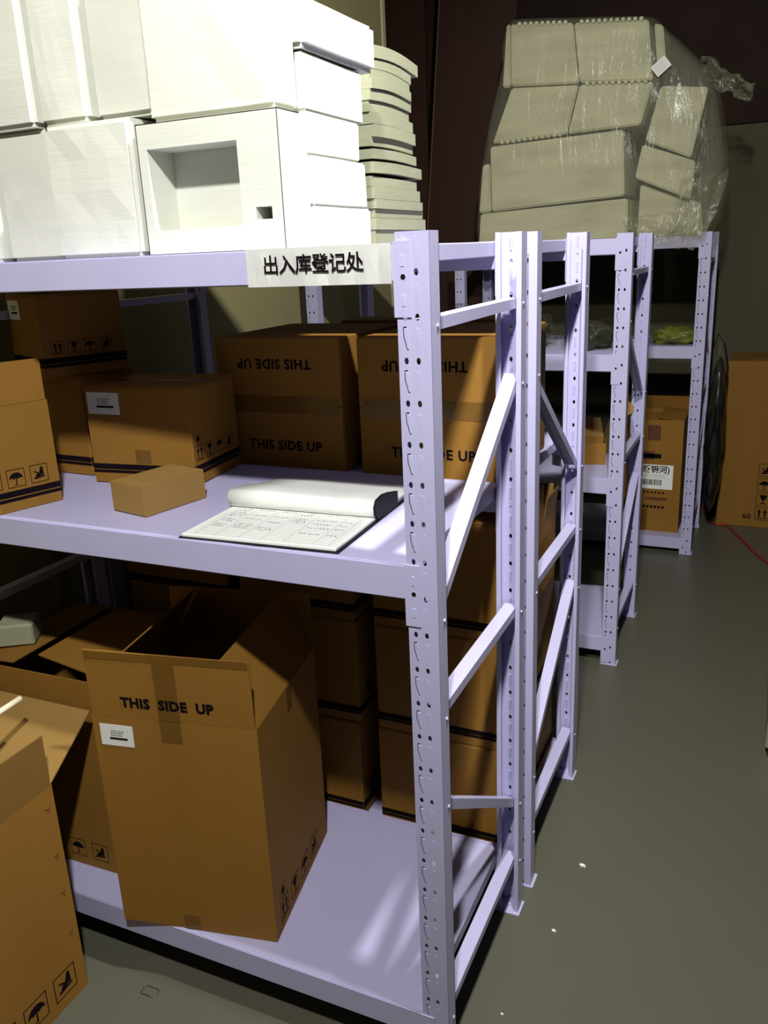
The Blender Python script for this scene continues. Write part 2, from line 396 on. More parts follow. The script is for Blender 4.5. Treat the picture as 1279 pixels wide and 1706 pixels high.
def sticker(parent, wd, dp, side, u, v, sw, sh, rz=0.0):
    bm = bmesh.new(); M = face(side, wd, dp, 0.0009, u, v, rz)
    add_box(bm, (-sw/2, -sh/2, -0.0004), (sw/2, sh/2, 0.0003), 0, M)
    st = tag(obj('sticker', bm, LABEL, parent), 'white address sticker')
    bm = bmesh.new(); M2 = M @ Matrix.Translation((0, 0, 0.0007))
    rect(bm, -sw*0.22, -sh*0.20, sw*0.32, -sh*0.10, M2)
    random.seed(3)
    for r_ in range(3):
        x = -sw*0.18
        while x < sw*0.22 - r_*0.004:
            l = random.uniform(0.001, 0.004); rect(bm, x, sh*(0.18-0.1*r_), x+l, sh*(0.18-0.1*r_)+0.0026, M2); x += l+0.0012
    obj('sticker_print', bm, INK, st)
    return st
def carton_body(parent, wd, dp, h, m=CARD, open_top=False, th=0.005):
    bm = bmesh.new()
    if not open_top: add_box(bm, (-wd/2, -dp/2, 0), (wd/2, dp/2, h), 0.0025)
    else:
        add_box(bm, (-wd/2, -dp/2, 0), (wd/2, dp/2, th))
        add_box(bm, (-wd/2, -dp/2, th), (wd/2, -dp/2+th, h)); add_box(bm, (-wd/2, dp/2-th, th), (wd/2, dp/2, h))
        add_box(bm, (-wd/2, -dp/2+th, th), (-wd/2+th, dp/2-th, h)); add_box(bm, (wd/2-th, -dp/2+th, th), (wd/2, dp/2-th, h))
    return obj('box_body', bm, m, parent)
def flap(parent, wd, dp, h, side, length, angle, m=CARD, th=0.004, inset=0.004, twist=0.0, skew=0.0):
    """angle 0 = straight up, positive = folded outward"""
    W = (wd if side in ('front', 'back') else dp)-2*inset
    rz = {'front': 0, 'right': 90, 'back': 180, 'left': 270}[side]
    off = dp/2 if side in ('front', 'back') else wd/2
    bm = bmesh.new()
    q = [(-W/2, 0.001), (W/2, 0.001), (W/2-skew, length+twist), (-W/2+skew, length)]
    a = [bm.verts.new((x, -th/2, z)) for x, z in q]; b = [bm.verts.new((x, th/2, z)) for x, z in q]
    bm.faces.new(a); bm.faces.new(b[::-1])
    for k in range(4): bm.faces.new((a[k], b[k], b[(k+1) % 4], a[(k+1) % 4]))
    o = obj('flap', bm, m, parent)
    o.matrix_local = Matrix.Rotation(R(rz), 4, 'Z') @ Matrix.Translation((0, -off+th*0.5, h)) @ Matrix.Rotation(R(angle), 4, 'X')
    return o
def top_seam(parent, wd, dp, h, tape=True):
    for s in (-1, 1):
        bm = bmesh.new(); add_box(bm, (-wd/2+0.001, min(s*0.002, s*(dp/2-0.001)), 0), (wd/2-0.001, max(s*0.002, s*(dp/2-0.001)), 0.004), 0.001)
        o = obj('flap', bm, CARD, parent); o.location = (0, 0, h)
    if tape: tag(box('tape', (-wd/2, -0.024, h+0.0042), (wd/2, 0.024, h+0.0048), TAPE, parent), 'brown tape along the lid seam')

def T(p, q=(0, 0)): return p

# big open carton with THIS SIDE UP
W0, D0, H0 = 0.458, 0.459, 0.653
ang = math.atan2(0.088, 0.449)
cx = -0.963+W0/2*math.cos(ang)-D0/2*math.sin(ang); cy = -0.026+W0/2*math.sin(ang)+D0/2*math.cos(ang)
t = thing('open_carton', 'big open carton printed THIS SIDE UP, on the lowest shelf of the nearest rack', 'box', (cx, cy, 0.199), ang)
carton_body(t, W0, D0, H0, CARD, True)
ff = flap(t, W0, D0, H0, 'front', 0.190, 1.0, twist=-0.004)
put_text('printed_words', 'THIS  SIDE  UP', 0.038, INK, ff, Matrix.Translation((-0.009, -0.0036, 0.046)) @ Matrix.Rotation(R(90), 4, 'X'), bold=0.0019, spacing=1.06)
tag(box('tape', (-0.036, -0.0026, 0.002), (0.024, -0.0019, 0.187), TAPE, ff), 'brown tape strip')
tag(box('tape', (-0.222, -0.0030, 0.166), (0.222, -0.0021, 0.187), TAPE, ff), 'brown tape edge')
flap(t, W0, D0, H0, 'right', 0.190, -32)
flap(t, W0, D0, H0, 'back', 0.172, 4)
flap(t, W0, D0, H0, 'left', 0.190, -28)
bm = bmesh.new(); add_box(bm, (-0.029, -0.001, -0.062), (0.029, 0, 0), 0, Matrix.Translation((-0.007, -D0/2+0.0003, H0)))
tag(obj('tape', bm, TAPE, t), 'brown tape end below the fold')
bm = bmesh.new(); add_box(bm, (-0.024, -0.001, 0), (0.024, 0, 0.045), 0, Matrix.Translation((-0.018, -D0/2+0.0003, 0.002)))
tag(obj('tape', bm, TAPE, t), 'brown tape end at the base')
tag(box('tape', (W0/2-0.0003, -0.02, H0-0.075), (W0/2+0.0006, 0.02, H0-0.002), TAPE, t), 'brown tape end on the side')
sticker(t, W0, D0, 'front', -0.163, H0-0.054, 0.094, 0.062, R(-1))
icons(t, W0, D0, 'right', ['arrows', 'glass', 'umbrella', 'care'], -0.19, 0.026, 0.062, 0.024, 'recycle')

# big carton on the floor in front of the rack
WL, DL, HL = 0.50, 0.52, 0.664
t = thing('open_carton', 'big open carton on the floor, umbrella mark on its side, ivory tube above it', 'box', (-1.062-WL/2, -0.105-DL/2, 0), R(0.8))
carton_body(t, WL, DL, HL, CARD, True)
flap(t, WL, DL, HL, 'right', 0.150, 1, CARD_IN)
flap(t, WL, DL, HL, 'back', 0.214, 55, KRAFT)
flap(t, WL, DL, HL, 'left', 0.150, 30)
icons(t, WL, DL, 'right', ['arrows', 'glass', 'umbrella', 'care'], 0.024-0.19, 0.038, 0.078, 0.026)
for k, z in enumerate((0.60, 0.455, 0.335, 0.20)):
    bm = bmesh.new()
    M = face('right', WL, DL, 0.0, 0.235, z)
    for a, b in ((-0.006, 0.004), (0.003, 0.006), (0, -0.004)): add_box(bm, (a-0.006, b-0.0008, 0), (a+0.006, b+0.0008, 0.0009), 0, M @ Matrix.Rotation(R(25*a*100), 4, 'Z'))
    obj('staple', bm, WIRE, t)

# white tube poking out of it
bm = bmesh.new()
add_tube(bm, [(-1.37, -0.50, 0.016), (-1.36, -0.475, 0.32), (-1.32, -0.40, 0.62), (-1.27, -0.30, 0.74), (-1.225, -0.20, 0.825), (-1.200, -0.115, 0.857), (-1.190, -0.045, 0.866)], 0.0085, 10)
tag(obj('plastic_tube', bm, TUBE, None, True), 'short ivory plastic tube poking out of the open floor carton', 'tube')

# second open carton behind, on the lowest shelf
t = thing('open_carton', 'shadowed open carton on the lowest shelf, behind the one printed THIS SIDE UP', 'box', (-1.325, 0.335, 0.199), R(1.5))
carton_body(t, 0.45, 0.46, 0.648, CARD, True)
flap(t, 0.45, 0.46, 0.648, 'right', 0.24, -84, CARD, inset=0.035, skew=0.02)
flap(t, 0.45, 0.46, 0.648, 'left', 0.14, -87, CARD, inset=0.02)
icons(t, 0.45, 0.46, 'front', ['arrows', 'glass', 'umbrella', 'care'], -0.13, 0.03, 0.06, 0.025)
bm = bmesh.new(); add_box(bm, (-0.055, -0.05, 0), (0.055, 0.05, 0.07), 0.006)
o = tag(obj('foam_offcut', bm, SHEETFOAM, None), 'grey-white foam offcut lying on the shadowed open carton at the left edge', 'foam')
o.location = (-1.500, 0.245, 0.199+0.648+0.009); o.rotation_euler = (0, 0, R(32))

# closed cartons helper
def carton(label, x, y, z, wd, dp, h, rz=0.0, group=None, sides=('front', 'right'), stripe=True, seam=True):
    t = thing('carton', label, 'box', (x, y, z), rz, group)
    carton_body(t, wd, dp, h-(0.004 if seam else 0))
    if seam: top_seam(t, wd, dp, h-0.004)
    if stripe: stripes(t, wd, dp, sides)
    return t
# carton with a sticker on the middle shelf
rz = R(6)
def from_corner(xr, yf, wd, dp, rz):               # centre from the front-right corner
    c, s = math.cos(rz), math.sin(rz)
    return xr-wd/2*c-dp/2*s, yf-wd/2*s+dp/2*c
x, y = from_corner(-0.868, 0.390, 0.335, 0.265, rz)
t = carton('brown carton with a white sticker, on the middle shelf behind the small kraft box', x, y, 1.3624, 0.335, 0.265, 0.278, rz)
sticker(t, 0.335, 0.265, 'front', -0.105, 0.232, 0.105, 0.062, R(-1))
icons(t, 0.335, 0.265, 'right', ['arrows', 'glass', 'umbrella', 'care'], -0.12, 0.068, 0.044, 0.012, 'recycle')
tag(box('tape', (-0.02, -0.1332, 0.06), (0.03, -0.1324, 0.10), TAPE, t), 'brown tape end')
# left carton with a raised flap
rz = R(-18.5); WB, DB, HB = 0.28, 0.215, 0.275
c, s = math.cos(rz), math.sin(rz)
cx = -1.157-(WB/2*c-DB/2*s); cy = 0.178-(WB/2*s+DB/2*c)
cx = -1.157-WB/2*c+DB/2*s; cy = 0.178-WB/2*s-DB/2*c
t = thing('carton', 'brown carton with an upright flap and handling marks, at the left on the middle shelf', 'box', (cx, cy, 1.3624), rz)
carton_body(t, WB, DB, HB, CARD, True)
flap(t, WB, DB, HB, 'right', 0.108, 0.5)
flap(t, WB, DB, HB, 'back', 0.12, -70); flap(t, WB, DB, HB, 'front', 0.12, -70)
stripes(t, WB, DB, ('front', 'right'), (0.026, 0.052))
icons(t, WB, DB, 'right', ['glass', 'umbrella', 'care'], -0.0935, 0.062, 0.048, 0.014)
# dark pair stacked behind on the left
carton('shadowed carton at the back left of the middle shelf, lower of two stacked', -1.365, 0.525, 1.3624, 0.22, 0.22, 0.298, R(-3))
t = carton('shadowed carton in the dark under the top shelf, upper of two stacked at the left', -1.375, 0.505, 1.6614, 0.24, 0.25, 0.235, R(-24))
icons(t, 0.24, 0.25, 'right', ['arrows', 'glass', 'umbrella', 'care'], -0.10, 0.065, 0.038, 0.010)
sticker(t, 0.24, 0.25, 'front', -0.06, 0.19, 0.09, 0.055)
# small kraft box
p0 = Vector((-0.943, 0.138)); p1 = Vector((-0.817, 0.112)); rz = math.atan2(p1.y-p0.y, p1.x-p0.x)
wd, dp, h = 0.129, 0.200, 0.078
t = thing('kraft_box', 'small pale kraft box on the middle shelf in front of the stickered carton', 'box', (0, 0, 1.3624), rz)
cc = p1 + Vector((-math.cos(rz)*wd/2-math.sin(rz)*dp/2, -math.sin(rz)*wd/2+math.cos(rz)*dp/2)); t.location.xy = cc
bm = bmesh.new(); add_box(bm, (-wd/2, -dp/2, 0), (wd/2, dp/2, h-0.002), 0.001); obj('box_body', bm, KRAFT, t)
bm = bmesh.new(); add_box(bm, (-wd/2-0.0005, -dp/2-0.001, h-0.002), (wd/2+0.0005, dp/2, h), 0.0008); obj('lid', bm, KRAFT, t)
bm = bmesh.new(); add_box(bm, (-wd/2+0.002, -dp/2-0.0015, 0.002), (wd/2-0.003, -dp/2, h-0.002), 0.0006); obj('end_flap', bm, KRAFT, t)

# two cartons lying on their side on the carton rack's middle shelf
def side_carton(label, x0, x1, rz=0.0):
    wd, dp, h = x1-x0, 0.47, 0.397
    t = thing('carton', label, 'box', ((x0+x1)/2, 0.702+dp/2, 1.345), rz, 'cartons lying on their side')
    bm = bmesh.new(); add_box(bm, (-wd/2, -dp/2+0.005, 0), (wd/2, dp/2, h), 0.003); obj('box_body', bm, CARD, t)
    for k, (z0, z1) in enumerate(((0.001, h/2-0.0015), (h/2+0.0015, h-0.001))):
        bm = bmesh.new(); add_box(bm, (-wd/2+0.001, -dp/2, z0), (wd/2-0.001, -dp/2+0.005, z1), 0.0012); f = obj('flap', bm, CARD, t)
        put_text('printed_words', 'THIS SIDE UP', 0.040, INK, f, face('front', wd, dp, 0.0007, -0.01 if k else 0.01, (h-0.076) if k else 0.072, math.pi if k else 0), bold=0.0013, spacing=1.1)
    tag(box('tape', (-wd/2+0.01, -dp/2-0.0007, h/2-0.026), (wd/2-0.01, -dp/2-0.0001, h/2+0.026), TAPE, t), 'brown tape over the seam')
    return t
side_carton('carton lying on its side behind the open ledger, words upside down above', -0.985, -0.558)
side_carton('carton lying on its side, words upside down, right behind the nearest post', -0.503, -0.076)
# loose flap standing above the left of them
t = thing('carton', 'carton behind the two lying on their side, only its top edge in view', 'box', (-0.52, 1.262, 1.345), 0)
carton_body(t, 0.55, 0.16, 0.405)

# nine cartons stacked on the carton rack
ROWS = ('bottom', 'middle', 'top')
COLS = (('left', -1.455, -1.035), ('middle', -0.982, -0.560), ('right', -0.494, -0.074))
proto = None
for ci, (cn, x0, x1) in enumerate(COLS):
    for ri, rn in enumerate(ROWS):
        wd, dp, h = 0.421, 0.46, 0.3615
        loc = ((x0+x1)/2+random.uniform(-0.002, 0.002), 0.702+dp/2+random.uniform(0, 0.003), 0.135+ri*0.3630)
        if proto is None:
            proto = carton('', *loc, wd, dp, h, 0, None, ('front', 'right'))
            icons(proto, wd, dp, 'right', ['arrows', 'glass', 'umbrella', 'care'], -0.18, 0.075, 0.055, 0.02)
            o = proto
        else:
            o = dup_tree(proto); o.location = loc
        o.rotation_euler.z = R(random.uniform(-0.3, 0.3))
        tag(o, '%s carton of the %s stack behind the lowest shelf, black stripes near its base' % (rn, cn), 'box', 'striped cartons stacked on the carton rack')
# opened carton at the aisle end of the carton rack
t = thing('open_carton', 'opened carton with bright raised flaps at the aisle end of the carton rack', 'box', (-0.255, 1.258, 0.135+0.363*2), 0)
carton_body(t, 0.36, 0.17, 0.235, CARD, True)
flap(t, 0.36, 0.17, 0.235, 'right', 0.075, 8, KRAFT); flap(t, 0.36, 0.17, 0.235, 'back', 0.09, -15, KRAFT); flap(t, 0.36, 0.17, 0.235, 'front', 0.155, -90, KRAFT)
for k in range(2):
    c = carton('striped carton at the back of the carton rack, %s of two by the aisle' % ('upper' if k else 'lower'), -0.255, 1.258, 0.135+0.363*k, 0.36, 0.17, 0.3615, 0, 'rear cartons by the aisle', ('right',))
def ring_mesh(ro, ri, h, n=24):
    bm = bmesh.new(); q = []
    for k in range(n):
        a = 2*math.pi*k/n; c, s = math.cos(a), math.sin(a)
        q.append([bm.verts.new((c*r, s*r, z)) for r, z in ((ro, 0), (ro, h), (ri, h), (ri, 0))])
    for k in range(n):
        a, b = q[k], q[(k+1) % n]
        for i in range(4): bm.faces.new((a[i], b[i], b[(i+1) % 4], a[(i+1) % 4]))
    return bm

o = tag(obj('tape_roll', ring_mesh(0.042, 0.026, 0.05), BLACKPL), 'black roll of tape lying on the second shelf of the third rack', 'tape'); o.location = (-0.335, 2.56, 0.9345)

# ------------------------------------------------------------------ open ledger
t = thing('ledger_book', 'open ledger with handwriting on ruled pages and a rolled-back leaf, on the middle shelf', 'book', (-0.637, 0.004, 1.3615), R(2.5))
box('cover', (0, 0, 0), (0.405, 0.262, 0.003), COVER, t, 0.001)
box('cover', (0, 0.272, 0), (0.405, 0.530, 0.003), COVER, t, 0.001)
bm = bmesh.new()
add_tube(bm, [(0, 0.267, 0.004), (0.405, 0.267, 0.004)], 0.006, 8); obj('spine', bm, COVER, t)
pg = box('page_block', (0.006, 0.006, 0.003), (0.397, 0.258, 0.010), PAGE, t, 0.001)
bm = bmesh.new(); M = Matrix.Translation((0, 0, 0.0104))
for k in range(15): rect(bm, 0.02, 0.020+k*0.0135, 0.385, 0.0208+k*0.0135, M)
for u in (0.035, 0.085, 0.15, 0.205, 0.262, 0.335, 0.372): rect(bm, u, 0.018, u+0.0008, 0.215, M)
obj('ruled_lines', bm, PENCIL, pg)
bm = bmesh.new(); M = Matrix.Translation((0, 0, 0.0107)); random.seed(11)
for k in range(4, 15):
    for u0, u1, pr in ((0.038, 0.082, 0.85), (0.09, 0.145, 0.7), (0.153, 0.2, 0.7), (0.21, 0.255, 0.5), (0.268, 0.33, 0.6), (0.338, 0.37, 0.35)):
        if k < 8 and random.random() < 0.45: continue
        if random.random() > pr: continue
        x = u0+0.003
        while x < u1-0.008:
            yb = 0.021+k*0.0135; l = random.uniform(0.003, 0.008); a = random.uniform(-0.003, 0.004)
            poly(bm, [(x, yb+0.003), (x+l, yb+0.003+a), (x+l, yb+0.0042+a), (x, yb+0.0042)], M)
            if random.random() < 0.6: poly(bm, [(x+l*0.5, yb+0.001), (x+l*0.5+0.0009, yb+0.001), (x+l*0.5+0.0012, yb+0.008), (x+l*0.5, yb+0.008)], M)
            x += l+0.0025
obj('handwriting', bm, WRITING, pg)
bm = bmesh.new(); prof = []                        # leaf rolled back: a bulging block of pages
for k in range(13):
    a = math.pi*(-0.5-k/12.0)
    prof.append((0.232+0.020*math.cos(a)+0.0, 0.0325+0.022*math.sin(a)))
prof = [(0.262, 0.0106), (0.24, 0.0106)]+prof[1:]
prof += [(0.262, 0.052), (0.31, 0.045), (0.36, 0.034), (0.41, 0.026), (0.47, 0.017), (0.515, 0.011), (0.515, 0.004), (0.30, 0.004)]
rowsL = []
for u in (0.004, 0.1, 0.2, 0.3, 0.398):
    rowsL.append([bm.verts.new((u, v, z*(1.0+0.05*math.sin(u*15)))) for v, z in prof])
for a, b in zip(rowsL, rowsL[1:]):
    for i in range(len(prof)): bm.faces.new((a[i], a[(i+1) % len(prof)], b[(i+1) % len(prof)], b[i]))
for rw in (rowsL[0], rowsL[-1]):
    tr = tessellate_polygon([[Vector((v.co.y, v.co.z, 0)) for v in rw]])
    for f in tr:
        try: bm.faces.new([rw[i] for i in f])
        except ValueError: pass
tag(obj('rolled_leaf', bm, PAGE, t, True), 'white leaf rolled back over the binding')
bm = bmesh.new()                                   # black binding sleeve showing at the right end of the roll
pr = [(0.214, 0.020), (0.213, 0.040), (0.225, 0.054), (0.262, 0.058), (0.30, 0.053), (0.36, 0.040), (0.36, 0.004), (0.262, 0.004), (0.23, 0.006)]
a = [bm.verts.new((0.399, v, z)) for v, z in pr]; b = [bm.verts.new((0.404, v, z)) for v, z in pr]
for i in range(len(pr)): bm.faces.new((a[i], a[(i+1) % len(pr)], b[(i+1) % len(pr)], b[i]))
bm.faces.new(a[::-1]); bm.faces.new(b)
tag(obj('binding_end', bm, COVER, t), 'black binding end')

# ------------------------------------------------------------------ foam blocks on the nearest rack
def foam(name, label, lo, hi, rz=0.0, group=None, m=FOAM, bev=0.010, rough=0.003, rx=0.0, ry=0.0):
    lo, hi = Vector(lo), Vector(hi); c = (lo+hi)/2; s = hi-lo
    bm = bmesh.new(); bmesh.ops.create_cube(bm, size=1.0, matrix=Matrix.Diagonal((s.x, s.y, s.z, 1)))
    bmesh.ops.bevel(bm, geom=bm.edges[:], offset=bev, segments=2, affect='EDGES')
    bmesh.ops.subdivide_edges(bm, edges=[e for e in bm.edges if e.calc_length() > 0.08], cuts=3, use_grid_fill=True)
    for v in bm.verts:
        q = (v.co+c)*9; v.co += Vector((noise.noise(q), noise.noise(q+Vector((7, 0, 0))), noise.noise(q+Vector((0, 9, 0)))*0.3))*rough
    bmesh.ops.translate(bm, vec=(0, 0, s.z/2), verts=bm.verts)
    o = obj(name, bm, m, None, False); o.location = (c.x, c.y, lo.z); o.rotation_euler = (rx, ry, rz)
    return tag(o, label, 'foam', group)
TZ = 1.983
G = 'white foam blocks on top of the nearest rack'
foam('foam_block', 'white foam block in the lower row, cut off by the left edge of the photo', (-1.50, 0.10, TZ), (-1.150, 0.60, 2.262), 0, G)
foam('foam_block', 'narrow white foam block in the lower row, second from the left edge', (-1.140, 0.12, TZ), (-0.960, 0.60, 2.268), 0, G)
foam('foam_block', 'tall white foam block in the lower row, left of the hollow tray', (-0.948, 0.085, TZ), (-0.705, 0.60, 2.265), 0, G)
# hollow tray
t = thing('foam_tray', 'hollow white foam tray with a square recess facing out, in the lower row', 'foam', (-0.514, 0.085, TZ), 0, G)
bm = bmesh.new()
wd, h, dp = 0.346, 0.262, 0.11
x0, x1, z0, z1 = -wd/2, wd/2, 0.0, h
plate_with_holes(bm, [(x0, z0), (x1, z0), (x1, z1), (x0, z1)], [[(-0.150, 0.050), (0.075, 0.050), (0.075, 0.212), (-0.150, 0.212)], [(0.108, 0.060), (0.146, 0.060), (0.146, 0.084), (0.108, 0.084)]], 0.0, 0.085)
add_box(bm, (x0, 0.086, z0), (x1, dp, z1))
for xa, xb in ((x0, x0+0.002), (x1-0.002, x1)): add_box(bm, (xa, 0.0, z0), (xb, 0.086, z1))
add_box(bm, (x0, 0, z1-0.002), (x1, 0.086, z1)); add_box(bm, (x0, 0, z0), (x1, 0.086, 0.002))
obj('tray_body', bm, FOAM, t)
# layered pads behind it, their ends facing the aisle
for k, (za, zb, xr, yb) in enumerate(((TZ, 2.068, -0.330, 0.468), (2.069, 2.168, -0.333, 0.460), (2.169, 2.252, -0.338, 0.442), (2.253, 2.362, -0.340, 0.470))):
    nm = ('lowest', 'second lowest', 'second highest', 'highest')[k]
    foam('foam_pad', '%s of the flat white foam pads stacked behind the hollow tray' % nm, (-0.685, 0.200, za), (xr, yb, zb), R(random.uniform(-0.4, 0.4)), 'flat foam pads behind the hollow tray', bev=0.004, rough=0.002)
foam('foam_block', 'white foam block jutting out on top of the flat pads, over the rack end', (-0.640, 0.190, 2.367), (-0.328, 0.525, 2.463), R(-0.8), G)
foam('foam_block', 'white foam block in the upper row, at the left edge of the photo', (-1.42, 0.095, 2.270), (-0.974, 0.58, 2.66), 0, G)
foam('foam_block', 'narrow white foam block in the upper row, second from the left edge', (-0.965, 0.105, 2.270), (-0.828, 0.58, 2.67), 0, G)
foam('foam_block', 'white foam block in the upper row, left of the big square one', (-0.820, 0.125, 2.270), (-0.664, 0.58, 2.68), 0, G)
foam('foam_block', 'big square white foam block resting on the hollow tray', (-0.655, 0.095, 2.247), (-0.347, 0.186, 2.67), 0, G)

# ------------------------------------------------------------------ foam sheets on the carton rack
random.seed(21)
def sheet(k, z, th, xr, yf, yb, sag):
    bm = bmesh.new(); nx, ny = 8, 8; g = {}
    x0 = -0.98
    for i in range(nx+1):
        for j in range(ny+1):
            x = x0+(xr-x0)*i/nx; y = yf+(yb-yf)*j/ny
            dz = sag*math.sin(math.pi*j/ny)
            for q in (0, 1): g[i, j, q] = bm.verts.new((x, y, z+dz+q*th))
    for i in range(nx):
        for j in range(ny):
            bm.faces.new([g[i, j, 0], g[i+1, j, 0], g[i+1, j+1, 0], g[i, j+1, 0]]); bm.faces.new([g[i, j, 1], g[i, j+1, 1], g[i+1, j+1, 1], g[i+1, j, 1]])
    for i in range(nx):
        for j in (0, ny): bm.faces.new([g[i, j, 0], g[i+1, j, 0], g[i+1, j, 1], g[i, j, 1]])
    for j in range(ny):
        for i in (0, nx): bm.faces.new([g[i, j, 0], g[i, j+1, 0], g[i, j+1, 1], g[i, j, 1]])
    return obj('foam_sheet', bm, SHEETFOAM)
z = 1.984
SH = [(0.042, 1.095, 0), (0.030, 1.095, 0), (0.022, 1.085, 0), (0.024, 1.070, 0), (0.030, 1.060, 0), (0.026, 1.050, 0), (0.028, 1.075, 0.004), (0.024, 1.030, 0.004), (0.022, 1.020, 0.004), (0.030, 1.022, 0.004),
      (0.028, 1.008, 0.004), (0.026, 1.004, 0.005), (0.026, 1.010, 0.006), (0.024, 1.000, 0.008), (0.022, 1.012, 0.009), (0.024, 1.025, 0.010), (0.030, 1.070, 0.012)]
NS = len(SH); last = 0
for k, (th, yb, sag) in enumerate(SH):
    z += 0.0012+(0.006 if k in (6, 7, 8) else 0)
    o = sheet(k, z, th, -0.44+random.uniform(-0.006, 0.006), 0.735+random.uniform(-0.006, 0.006), yb, sag)
    nm = 'topmost' if k == NS-1 else 'lowest' if k == 0 else '%s from the bottom' % ('second third fourth fifth sixth seventh eighth ninth tenth eleventh twelfth thirteenth fourteenth fifteenth sixteenth'.split()[k-1])
    tag(o, 'cream foam sheet, %s in the stack of sheets on the carton rack' % nm, 'foam sheet', 'foam sheets stacked on the carton rack')
    z += th

# ------------------------------------------------------------------ wrapped foam bundle on the farthest rack
BG = 'foam blocks in the plastic-wrapped bundle'
def slab(label, quad, y0, y1, name='foam_block'):
    """quad: four (x,z) corners of the front face, lower left first, counter-clockwise"""
    bm = bmesh.new()
    cx = sum(q[0] for q in quad)/4; z0 = min(q[1] for q in quad)
    a = [bm.verts.new((q[0]-cx, y0, q[1]-z0)) for q in quad]; b = [bm.verts.new((q[0]-cx, y1, q[1]-z0)) for q in quad]
    bm.faces.new(a); bm.faces.new(b[::-1])
    for i in range(4): bm.faces.new((a[i], b[i], b[(i+1) % 4], a[(i+1) % 4]))
    bmesh.ops.bevel(bm, geom=bm.edges[:], offset=0.008, segments=2, affect='EDGES')
    n = 0
    x0, x1 = quad[3][0]-cx, quad[2][0]-cx
    o = obj(name, bm, FOAM2); o.location = (cx, 0, z0)
    return tag(o, label, 'foam', BG)
def notches(parent, x0, x1, za, zb, y, n):         # ridged edge of convoluted foam
    bm = bmesh.new()
    for k in range(n):
        f = (k+0.5)/n; x = x0+(x1-x0)*f; z = za+(zb-za)*f
        add_box(bm, (x-0.011, y-0.012, z-0.010), (x+0.011, y+0.03, z+0.012), 0.004)
    o = obj('ridged_edge', bm, FOAM2, parent); o.matrix_parent_inverse = parent.matrix_basis.inverted()
    return o
YF = 4.06
slab('lowest foam block of the wrapped bundle, wide and partly hidden by the rack', [(-1.241, 1.984), (-0.294, 1.984), (-0.304, 2.215), (-1.227, 2.176)], YF, 4.62)
slab('wide foam block of the wrapped bundle, second from the bottom, tilted upward', [(-1.150, 2.186), (-0.323, 2.232), (-0.344, 2.598), (-1.160, 2.572)], YF, 4.60)
slab('thin upright foam slab at the left side of the wrapped bundle', [(-1.24, 2.182), (-1.161, 2.185), (-1.167, 2.476), (-1.213, 2.470)], YF+0.01, 4.58)
b = slab('foam block of the wrapped bundle, third layer, left of two', [(-1.145, 2.590), (-0.680, 2.606), (-0.615, 2.866), (-1.022, 2.893)], YF, 4.58); notches(b, -1.10, -0.70, 2.590, 2.605, YF, 11)
b = slab('foam block of the wrapped bundle, third layer, right of two', [(-0.670, 2.606), (-0.249, 2.616), (-0.186, 2.835), (-0.605, 2.866)], YF, 4.58); notches(b, -0.58, -0.21, 2.868, 2.842, YF, 10)
slab('thin upright foam slab at the top left corner of the wrapped bundle', [(-1.085, 2.905), (-1.034, 2.902), (-1.040, 3.249), (-1.060, 3.246)], YF+0.02, 4.55)
b = slab('foam block of the wrapped bundle, top layer, left of two', [(-1.024, 2.902), (-0.615, 2.876), (-0.655, 3.200), (-1.030, 3.240)], YF, 4.56); notches(b, -0.99, -0.68, 3.234, 3.202, YF, 9)
b = slab('foam block of the wrapped bundle, top layer, right of two', [(-0.605, 2.876), (-0.189, 2.846), (-0.228, 3.159), (-0.648, 3.198)], YF, 4.56); notches(b, -0.62, -0.25, 3.196, 3.164, YF, 11)
slab('foam block on the right side of the wrapped bundle, upper of two tilted ones', [(-0.235, 2.540), (0.030, 2.425), (0.104, 2.796), (-0.160, 2.832)], 4.20, 4.50)
slab('foam block on the right side of the wrapped bundle, lower of two tilted ones', [(-0.285, 2.335), (0.044, 2.190), (0.057, 2.405), (-0.250, 2.520)], 4.19, 4.50)
slab('short foam sliver at the top right corner of the wrapped bundle', [(-0.178, 2.860), (-0.140, 2.960), (-0.165, 3.150), (-0.215, 3.165)], 4.20, 4.50)
slab('shadowed foam block low on the right side of the wrapped bundle', [(-0.27, 1.984), (0.12, 1.984), (0.10, 2.17), (-0.26, 2.30)], 4.26, 4.56)

